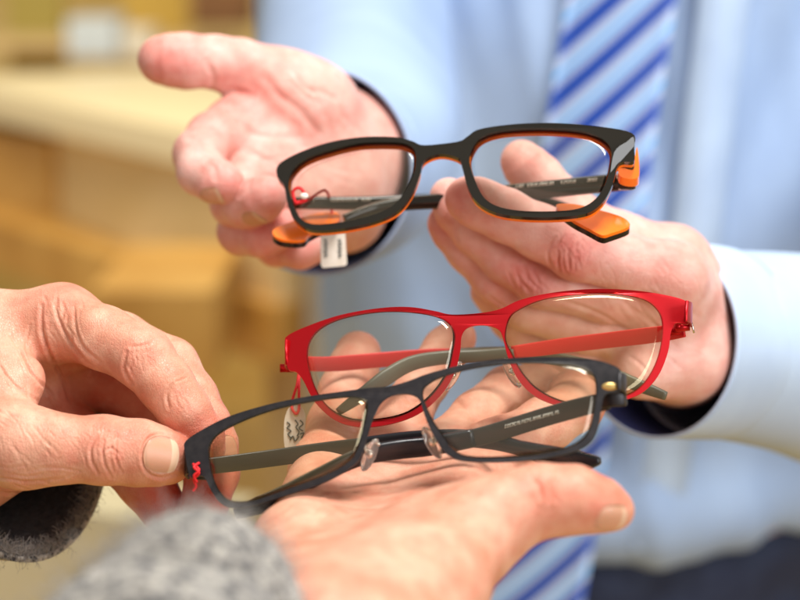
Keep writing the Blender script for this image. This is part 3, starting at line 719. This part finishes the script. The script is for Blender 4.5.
hA2 = inset(catmull([(472, 152), (481, 139), (500, 132), (530, 129.5), (560, 130), (585, 133), (602, 140), (610, 150), (609, 166), (604, 184), (595, 198), (580, 207), (558, 210), (525, 210), (500, 206), (485, 197), (476, 180), (471, 164)], 6, True), -1.0)
plate('front', oA, [hA1, hA2], dA, nbA, 0, .19, BLK_AC, A, .08)
oA2 = inset(oA, .8) + np.array([0, .8])
plate('front_lining', oA2, [inset(hA1, 1.5) + np.array([0, .7]), inset(hA2, 1.5) + np.array([0, .7])], dA, nbA, .195, .15, ORG_AC, A, .04)
lens(hA1, dA, nbA, .2, LENS, A); lens(hA2, dA, nbA, .2, LENS, A)
upA = unit([0, .9, -.4])
def temple(root, name, pts, h, th, up, m, **kw):
    mb = MB(); bar(mb, catmull([P(*q) for q in pts], 6), np.interp(np.linspace(0, 1, (len(pts) - 1) * 6 + 1), np.linspace(0, 1, len(h)), h) if np.ndim(h) else h, th, up, rnd=kw.get('rnd', .4)); return mb.build(name, m, root)
epo = catmull([(620, 163), (633, 160), (636.5, 147), (638, 150), (639.5, 168), (638, 177), (628, 178), (619, 174)], 4, True)
plate('end_piece', epo, [], lambda x, y: 67.3 + .02 * (x - 619), nbA, .05, .5, ORG_AC, A, .05)
epb = catmull([(610, 176), (616, 164), (623, 159), (634, 160), (634.5, 150), (634, 135), (626, 140), (614, 150)], 4, True)
plate('end_piece', epb, [], lambda x, y: 66.9 + .01 * (x - 619), nbA, .12, .5, BLK_AC, A, .05)
mb = MB(); mb.box(P(627, 184, 68.9), (.62, .42, .45)); bevel(mb.build('end_piece', BLK_AC, A), .0006)
mb = MB(); tube(mb, [P(619, 176, 68.3), P(626, 175, 68.0), P(632, 176, 68.4)], .14, 10); tube(mb, [P(622, 172, 68.1), P(622, 181, 68.2)], .1, 8); mb.build('hinge', STEEL, A)
# right temple: hinge at the right, runs left behind the lenses, tip at lower left
tr = temple(A, 'temple', [(632, 183, 68.9), (612, 183, 69.6), (560, 188, 70.6), (500, 194, 71.3), (455, 200, 71.6), (410, 203, 71.7), (385, 207, 71.6), (362, 214, 71.4), (345, 221, 71.2)], [.52, .66, .66, .6, .56, .52, .5, .5], .34, [.1, .95, .25], BLK_AC)
def paddle(name, outl, d0, dx, off, th, m):
    return plate(name, catmull(outl, 5, True), [], lambda x, y: d0 + dx * (x - 300) / 100 + .07 * (235 - y) , unit([0, -.9, -.45]), off, th, m, A, .03)
tipL = [(273, 234), (275, 228), (290, 222), (312, 214), (336, 212), (340, 219), (322, 228), (310, 234), (302, 240), (282, 239)]
paddle('temple_tip', tipL, 71.2, .9, 0, .12, ORG_AC); paddle('temple_tip', tipL, 71.2, .9, .125, .2, BLK_AC)
tl = temple(A, 'temple', [(289, 203, 71.9), (320, 203, 72.4), (370, 203, 72.9), (430, 200, 73.3), (480, 199, 73.2), (520, 198, 72.9), (548, 203, 72.4), (575, 212, 71.6)], [.42, .50, .52, .5, .45, .42, .42, .45], .30, [.1, .95, .25], BLK_AC)
tipR = [(556, 205), (575, 204), (600, 210), (620, 216), (629, 222), (628, 227), (612, 233), (602, 235), (588, 228), (570, 218)]
paddle('temple_tip', tipR, 65.0, .55, 0, .12, ORG_AC); paddle('temple_tip', tipR, 65.0, .55, .125, .2, BLK_AC)
marks('temple_print', P(602, 179, 69.35), P(515, 186.5, 70.7), unit([.05, .95, .25]), unit([0, -.2, 1]), [(.06, .16), (.30, .46), (.55, .85), (.90, 1)], .12, PRINT, A)
marks('temple_print', P(331, 200, 72.1), P(375, 199.5, 72.6), unit([.05, .95, .25]), unit([0, -.2, 1]), [(0, .6), (.7, .9)], .12, PRINT, A)
# its tag
def cord(mb, pts, r): tube(mb, catmull([P(*q) for q in pts], 8), r, 8)
tg = empty('price_tag', P(333, 250, 70), 'small cream price tag hanging below the left lens of the black and orange glasses', 'tag')
mb = MB(); cord(mb, [(296, 205, 70.6), (293, 192, 70.6), (300, 188, 70.5), (306, 198, 70.5), (296, 203, 70.5), (308, 200, 70.5), (320, 192, 70.7), (326, 191, 70.9), (330, 200, 72.8), (333, 222, 73), (333, 236, 73)], .06); mb.build('string', REDSTR, tg)
mb = MB(); ell(mb, P(304, 196, 70.4), np.eye(3), (.16, .12, .1)); mb.build('knot', CARD, tg)
cdp = np.array([(320, 233), (345, 231), (347, 264), (345, 266), (323, 268), (321, 266)], float)
dT_ = lambda x, y: 72.9
o = plate('card', cdp, [], dT_, np.array([0, 0, -1.]), 0, .04, CARD, tg, .008)
mb = MB()
for x in (325.5, 339.5):
    for k in range(10):
        y = 240 + k * 1.9; mb.box(P(x + (k % 3) * .3, y, 72.88), ([.14, .09, .16, .1][k % 4], .045, .01))
mb.build('print', INK, o)

# ---- red metal glasses, folded, lying on the customer's fingers
B = empty('eyeglasses', P(490, 400, 65), 'red metal glasses with clear nose pads, lying behind the matte black pair', 'glasses')
nbB = unit([.04, -.28, -.95]); dB = plane_d(490, 64.4, -.62, 340, .30, 1.3, 200)
oB = catmull([(285, 343), (287, 336), (305, 327), (340, 315), (380, 308), (410, 307), (435, 311), (452, 314.5), (480, 313), (500, 309), (520, 300), (550, 293), (590, 289), (630, 290), (660, 294), (684, 300), (690, 308), (690, 322), (684, 324), (676, 323), (671, 332), (668, 352), (658, 376), (640, 394), (612, 403), (585, 409), (560, 406), (535, 396), (518, 379), (508, 357), (503, 338), (498, 329), (484, 325), (469, 327), (462, 335), (460, 352), (454, 374), (440, 396), (418, 414), (390, 424), (360, 427), (335, 420), (315, 402), (303, 380), (296, 372), (289, 370), (286, 360)], 5, True)
hB1 = catmull([(308, 350), (317, 332), (338, 320), (370, 313), (400, 311.5), (430, 315), (447, 322), (454, 334), (452, 352), (446, 374), (430, 396), (408, 412), (382, 419), (355, 420), (335, 412), (320, 396), (311, 374)], 6, True)
hB2 = catmull([(506, 338), (510, 318), (522, 308), (545, 299), (580, 294), (612, 293.5), (640, 298), (655, 307), (662, 322), (660, 348), (651, 372), (636, 390), (612, 399), (585, 404), (560, 400), (538, 389), (523, 373), (513, 355)], 6, True)
plate('front', oB, [hB1, hB2], dB, nbB, 0, .10, RED_MT, B, .02)
lens(hB1, dB, nbB, .0, LENS, B); lens(hB2, dB, nbB, .0, LENS_REFL, B)
for pts, hh in (([(686, 311, 63.9), (690.5, 313, 64.5), (691, 317, 65.4)], .72), ([(286.5, 352, 66.8), (286, 354, 67.4), (288, 358, 68.0)], .9)):
    mb = MB(); bar(mb, catmull([P(*q) for q in pts], 5), hh, .1, [0, 1, .1]); mb.build('end_piece', RED_MT, B)
for hx, hy, hd in ((682, 327, 65.4), (293, 364, 67.9)):
    mb = MB(); tube(mb, [P(hx - 7, hy + 1, hd), P(hx + 7, hy - 1, hd)], .17, 12); tube(mb, [P(hx - 4, hy + 5, hd), P(hx - 4, hy - 5, hd - .1)], .12, 10); mb.box(P(hx - 6, hy + 4, hd + .2), (.5, .3, .3))
    mb.build('hinge', RED_MT, B)
mb = MB(); tube(mb, [P(691, 320, 65.2), P(694, 333, 65.1)], .035, 6); mb.build('screw', STEEL, B)
upB = [.05, .97, .2]
temple(B, 'temple', [(684, 330, 65.6), (660, 334, 66.4), (610, 340, 67.2), (560, 346, 67.7), (512, 353, 68.0)], [.5, .58, .56, .5], .10, upB, RED_TP)
temple(B, 'temple_tip', [(514, 353, 68.05), (480, 356, 68.2), (440, 358, 68.1), (410, 364, 67.7), (385, 378, 67.2), (362, 395, 66.8), (338, 412, 66.5)], [.46, .48, .5, .56, .62, .5, .25], .22, upB, OLV)
temple(B, 'temple', [(292, 363, 68.2), (330, 364, 69.0), (380, 360, 69.7), (430, 356, 69.9), (452, 355, 69.9)], [.5, .58, .56, .5], .10, upB, RED_TP)
temple(B, 'temple_tip', [(450, 355, 69.85), (490, 353, 69.6), (530, 354, 69.0), (570, 362, 68.2), (610, 374, 67.4), (640, 386, 66.9), (666, 396, 66.5)], [.46, .46, .46, .5, .5, .46, .3], .22, upB, OLV)
pad_and_arm(B, 453, 376, 65.9, 1, tilt=.5); pad_and_arm(B, 512, 373, 65.4, -1, tilt=.5)
tg = empty('price_tag', P(295, 420, 67), 'small white tag with handwriting on a red thread hanging from the red glasses', 'tag')
mb = MB(); cord(mb, [(299, 372, 67.9), (297, 385, 67.5), (293, 398, 67.2), (292, 408, 66.9), (296, 414, 66.9), (299, 409, 66.9), (299, 398, 67.2), (299, 385, 67.5), (299, 372, 67.9)], .05); mb.build('string', REDSTR, tg)
ol = catmull([(286, 450), (284, 425), (287, 411), (293, 405), (300, 406), (305, 414), (305, 428), (303, 450)], 5, True)
ring = catmull([(296 + 3 * math.cos(a), 414 + 3 * math.sin(a)) for a in np.linspace(0, 2 * math.pi, 9)[:-1]], 3, True)
dG = lambda x, y: 67.0
card = plate('card', ol, [ring], dG, np.array([0, 0, -1.]), 0, .035, CARD, tg, .006)
mb = MB()
for st in ([(300, 420), (303, 424), (299, 428), (303, 431)], [(287, 422), (290, 425), (287, 428), (291, 431), (288, 434), (291, 438)], [(295, 420), (298, 424), (296, 427), (299, 432), (297, 436)], [(290, 440), (293, 436), (295, 441), (299, 436)], [(300, 434), (304, 433), (301, 438)]):
    tube(mb, catmull([P(x, y, 66.97) for x, y in st], 4), .022, 6)
mb.build('handwriting', INK, card)

# ---- matte black metal glasses held by the customer
C_ = empty('eyeglasses', P(410, 440, 61), 'matte black metal rectangular glasses nearest to us, pinched at their left end by the customer', 'glasses')
nbC = unit([.05, -.30, -.95]); dC = plane_d(405, 60.2, -.85, 420, .30, .4, 215)
oC = catmull([(185, 452), (185, 442), (200, 431), (230, 416), (270, 404), (310, 396), (345, 391), (368, 388), (390, 386), (408, 381), (430, 373), (470, 363), (510, 358), (550, 357), (590, 359), (615, 366), (622, 374), (625, 388), (620, 392), (606, 394), (602, 405), (599, 425), (592, 441), (576, 451), (540, 459), (500, 462), (465, 461), (450, 456), (440, 446), (430, 428), (423, 410), (419, 399), (409, 394), (394, 395), (382, 402), (374, 416), (368, 434), (361, 456), (350, 468), (325, 482), (290, 494), (255, 505), (236, 508), (222, 504), (212, 492), (205, 478), (199, 476), (192, 478), (188, 470)], 5, True)
hC1 = catmull([(210, 446), (220, 433), (245, 420), (280, 408), (320, 400), (350, 397), (364, 400), (367, 408), (363, 428), (357, 448), (348, 461), (325, 474), (290, 487), (255, 499), (237, 502), (225, 497), (216, 484), (211, 466)], 6, True)
hC2 = catmull([(423, 394), (430, 383), (450, 374), (480, 367), (515, 363), (550, 363), (578, 366), (592, 373), (596, 386), (594, 410), (588, 432), (574, 444), (545, 452), (505, 456), (470, 456), (455, 450), (444, 436), (432, 418)], 6, True)
plate('front', oC, [hC1, hC2], dC, nbC, 0, .11, BLK_MT, C_, .02)
lens(hC1, dC, nbC, .0, LENS_REFL, C_); lens(hC2, dC, nbC, .0, LENS, C_)
mb = MB(); bar(mb, catmull([P(619, 381, 58.6), P(624, 383, 59.1), P(625, 390, 59.9)], 5), .55, .1, [0, 1, .1]); mb.build('end_piece', BLK_MT, C_)
mb = MB(); bar(mb, catmull([P(188, 460, 62.3), P(186, 462, 62.8), P(189, 466, 63.5)], 5), .9, .1, [0, 1, .1]); mb.build('end_piece', BLK_MT, C_)
mb = MB(); ell(mb, P(610, 386.5, 58.75), np.eye(3), (.26, .12, .05)); mb.build('inlay', GOLD, C_)
mb = MB(); bar(mb, [P(601, 398, 59.9), P(625, 396, 59.6)], .62, .4, [0, 1, .1]); mb.build('hinge', BLK_MT, C_)
mb = MB(); bar(mb, [P(194, 470, 63.3), P(207, 471, 63.3)], .6, .3, [0, 1, .1]); mb.build('hinge', BLK_MT, C_)
upC = [.05, .97, .2]
temple(C_, 'temple', [(608, 401, 59.9), (585, 406, 60.6), (545, 417, 61.4), (500, 431, 62.0), (470, 439, 62.2)], [.56, .62, .62, .60], .12, upC, BLK_TP)
temple(C_, 'temple_tip', [(474, 438, 62.2), (430, 446, 62.2), (395, 450, 62.0), (360, 457, 61.8), (325, 473, 61.5), (290, 491, 61.4), (260, 505, 61.5), (236, 513, 61.7)], [.62, .66, .66, .6, .55, .55, .6, .35], .26, upC, BLK_TIP)
temple(C_, 'temple', [(200, 467, 63.4), (235, 463, 63.9), (280, 457, 64.2), (330, 450, 64.2), (365, 446, 64.0)], [.56, .6, .6, .58], .12, upC, BLK_TP)
temple(C_, 'temple_tip', [(362, 446, 64.0), (410, 440, 63.6), (455, 438, 63.1), (490, 441, 62.5), (520, 448, 61.8), (550, 456, 61.1), (575, 461, 60.6), (600, 461, 60.2)], [.6, .6, .6, .56, .5, .70, .80, .22], .24, upC, BLK_TIP)
marks('temple_print', P(505, 426.5, 61.75), P(558, 412, 61.05), unit([.2, .95, .2]), unit([0, -.2, 1]), [(0, 1)], .13, PRINT, C_)
pad_and_arm(C_, 370, 455, 61.0, 1, tilt=.4); pad_and_arm(C_, 432, 443, 60.6, -1, tilt=.5)
tg = empty('security_thread', P(195, 480, 63), 'short red thread looped on the left hinge of the matte black glasses', 'thread')
mb = MB(); cord(mb, [(199, 463, 61.9), (194, 467, 61.7), (199, 473, 61.7), (194, 479, 61.8), (196, 486, 61.9), (193, 491, 61.9)], .045); cord(mb, [(193, 464, 61.9), (199, 470, 61.7), (194, 476, 61.7), (197, 482, 61.8)], .045); mb.build('loop', REDSTR, tg)

# ================================================================== the shop behind
def boxW(name, c, sz, m, parent=None, bev=.004, rot=0):
    mb = MB(); ax = np.array([[math.cos(rot), math.sin(rot), 0], [-math.sin(rot), math.cos(rot), 0], [0, 0, 1]]); mb.box(c, sz, ax)
    o = obj(name, mb.v, mb.f, m, parent, world=True, smooth=False); fixn(o)
    b = o.modifiers.new('bevel', 'BEVEL'); b.width = bev; b.segments = 2; return o
def PW(px, py, d): return W(P(px, py, d))
FLOOR = noisy(mat('amber_floor', (.5, .27, .06), .35), (.60, .36, .09), (.70, .46, .14), 3)
WALL = noisy(mat('ochre_wall', (.5, .42, .22), .8), (.55, .40, .12), (.75, .62, .32), 1.6)
BEIGE = noisy(mat('beige_laminate', (.72, .6, .36), .45), (.72, .54, .26), (.80, .62, .34), 5)
BEIGE2 = mat('cream_top', (.8, .72, .5), .4)
BROWN = noisy(mat('oak_panel', (.42, .2, .05), .5), (.46, .24, .05), (.60, .36, .10), 6)
OAK = noisy(mat('dark_oak', (.2, .09, .03), .5), (.16, .07, .02), (.26, .12, .04), 8)
gf = boxW('floor', (0, 2.5, -.02), (9, 9, .04), FLOOR); gf['kind'] = 'structure'
wl = boxW('wall', (0, 6.2, 1.6), (9, .1, 3.3), WALL); wl['kind'] = 'structure'

def slab(name, a, b, hpx, depth, m, label=None, cat=None, parent=None, group=None):
    """box standing between two photo positions (top front edge a-b), hpx high, depth cm back"""
    A_ = np.array(PW(*a)); B_ = np.array(PW(*b)); z = max(A_[2], B_[2]); A_[2] = B_[2] = z
    t = (B_ - A_); L = np.linalg.norm(t); t /= L; bk = np.array([-t[1], t[0], 0.])
    if bk[1] < 0: bk = -bk
    h = hpx * K * (a[2] + b[2]) / 2 * .01; c = (A_ + B_) / 2 + bk * depth * .005 - np.array([0, 0, h / 2])
    mb = MB(); mb.box(c, (L, depth * .01, h), [t, bk, [0, 0, 1]]); o = obj(name, mb.v, mb.f, m, parent, world=True, smooth=False); fixn(o)
    bb = o.modifiers.new('bevel', 'BEVEL'); bb.width = .004; bb.segments = 2
    return tag(o, label, cat, group)
cn = empty('shop_counter', P(130, 200, 360), 'beige shop counter with pale top and oak doors behind the left hands', 'counter')
slab('counter_top', (-60, 84, 425), (285, 150, 305), 34, 60, BEIGE2, parent=cn)
slab('front_panel', (55, 146, 398), (278, 190, 312), 125, 50, BEIGE, parent=cn)
slab('oak_door', (-70, 122, 428), (50, 150, 396), 130, 50, BROWN, parent=cn)
slab('plinth', (-70, 250, 426), (276, 305, 314), 55, 46, BROWN, parent=cn)
slab('shelf_board', (-60, 40, 520), (230, 62, 520), 10, 30, BEIGE, 'pale wooden wall shelf above the counter', 'shelf')
slab('display_box', (66, 20, 470), (116, 22, 470), 38, 18, mat('pale_blue_card', (.62, .72, .82), .5), 'pale blue box standing on the counter back', 'box')
slab('display_box', (120, 30, 480), (150, 30, 480), 30, 18, mat('cream_card', (.85, .8, .68), .5), 'small cream box right of the pale blue box', 'box')
slab('yellow_poster', (5, -40, 540), (60, -40, 540), 110, 6, mat('olive_card', (.42, .34, .08), .6), 'olive yellow poster board at the left edge of the shop', 'poster')
slab('yellow_poster', (120, -60, 545), (185, -60, 545), 95, 6, mat('yellow_card', (.62, .42, .08), .6), 'mustard yellow poster board above the beige counter', 'poster')
slab('wall_cabinet', (190, -40, 500), (250, -40, 500), 66, 20, OAK, 'dark brown wall cabinet behind the open hand', 'cabinet')
slab('wooden_pillar', (262, 60, 330), (300, 60, 330), 500, 12, mat('tan_wood', (.50, .36, .18), .6), 'tan wooden pillar left of the shop assistant', 'pillar')
slab('metal_post', (303, 60, 300), (332, 60, 300), 500, 8, mat('grey_brown_paint', (.30, .27, .22), .5), 'grey brown post beside the shop assistant', 'post')
slab('drawer_cabinet', (90, 290, 290), (215, 300, 290), 90, 40, BROWN, 'low oak drawer cabinet below the beige counter', 'cabinet')
slab('stool', (-40, 525, 205), (200, 530, 190), 150, 12, mat('cream_vinyl', (.72, .66, .46), .5), 'cream upholstered stool under the pinching hand', 'stool')
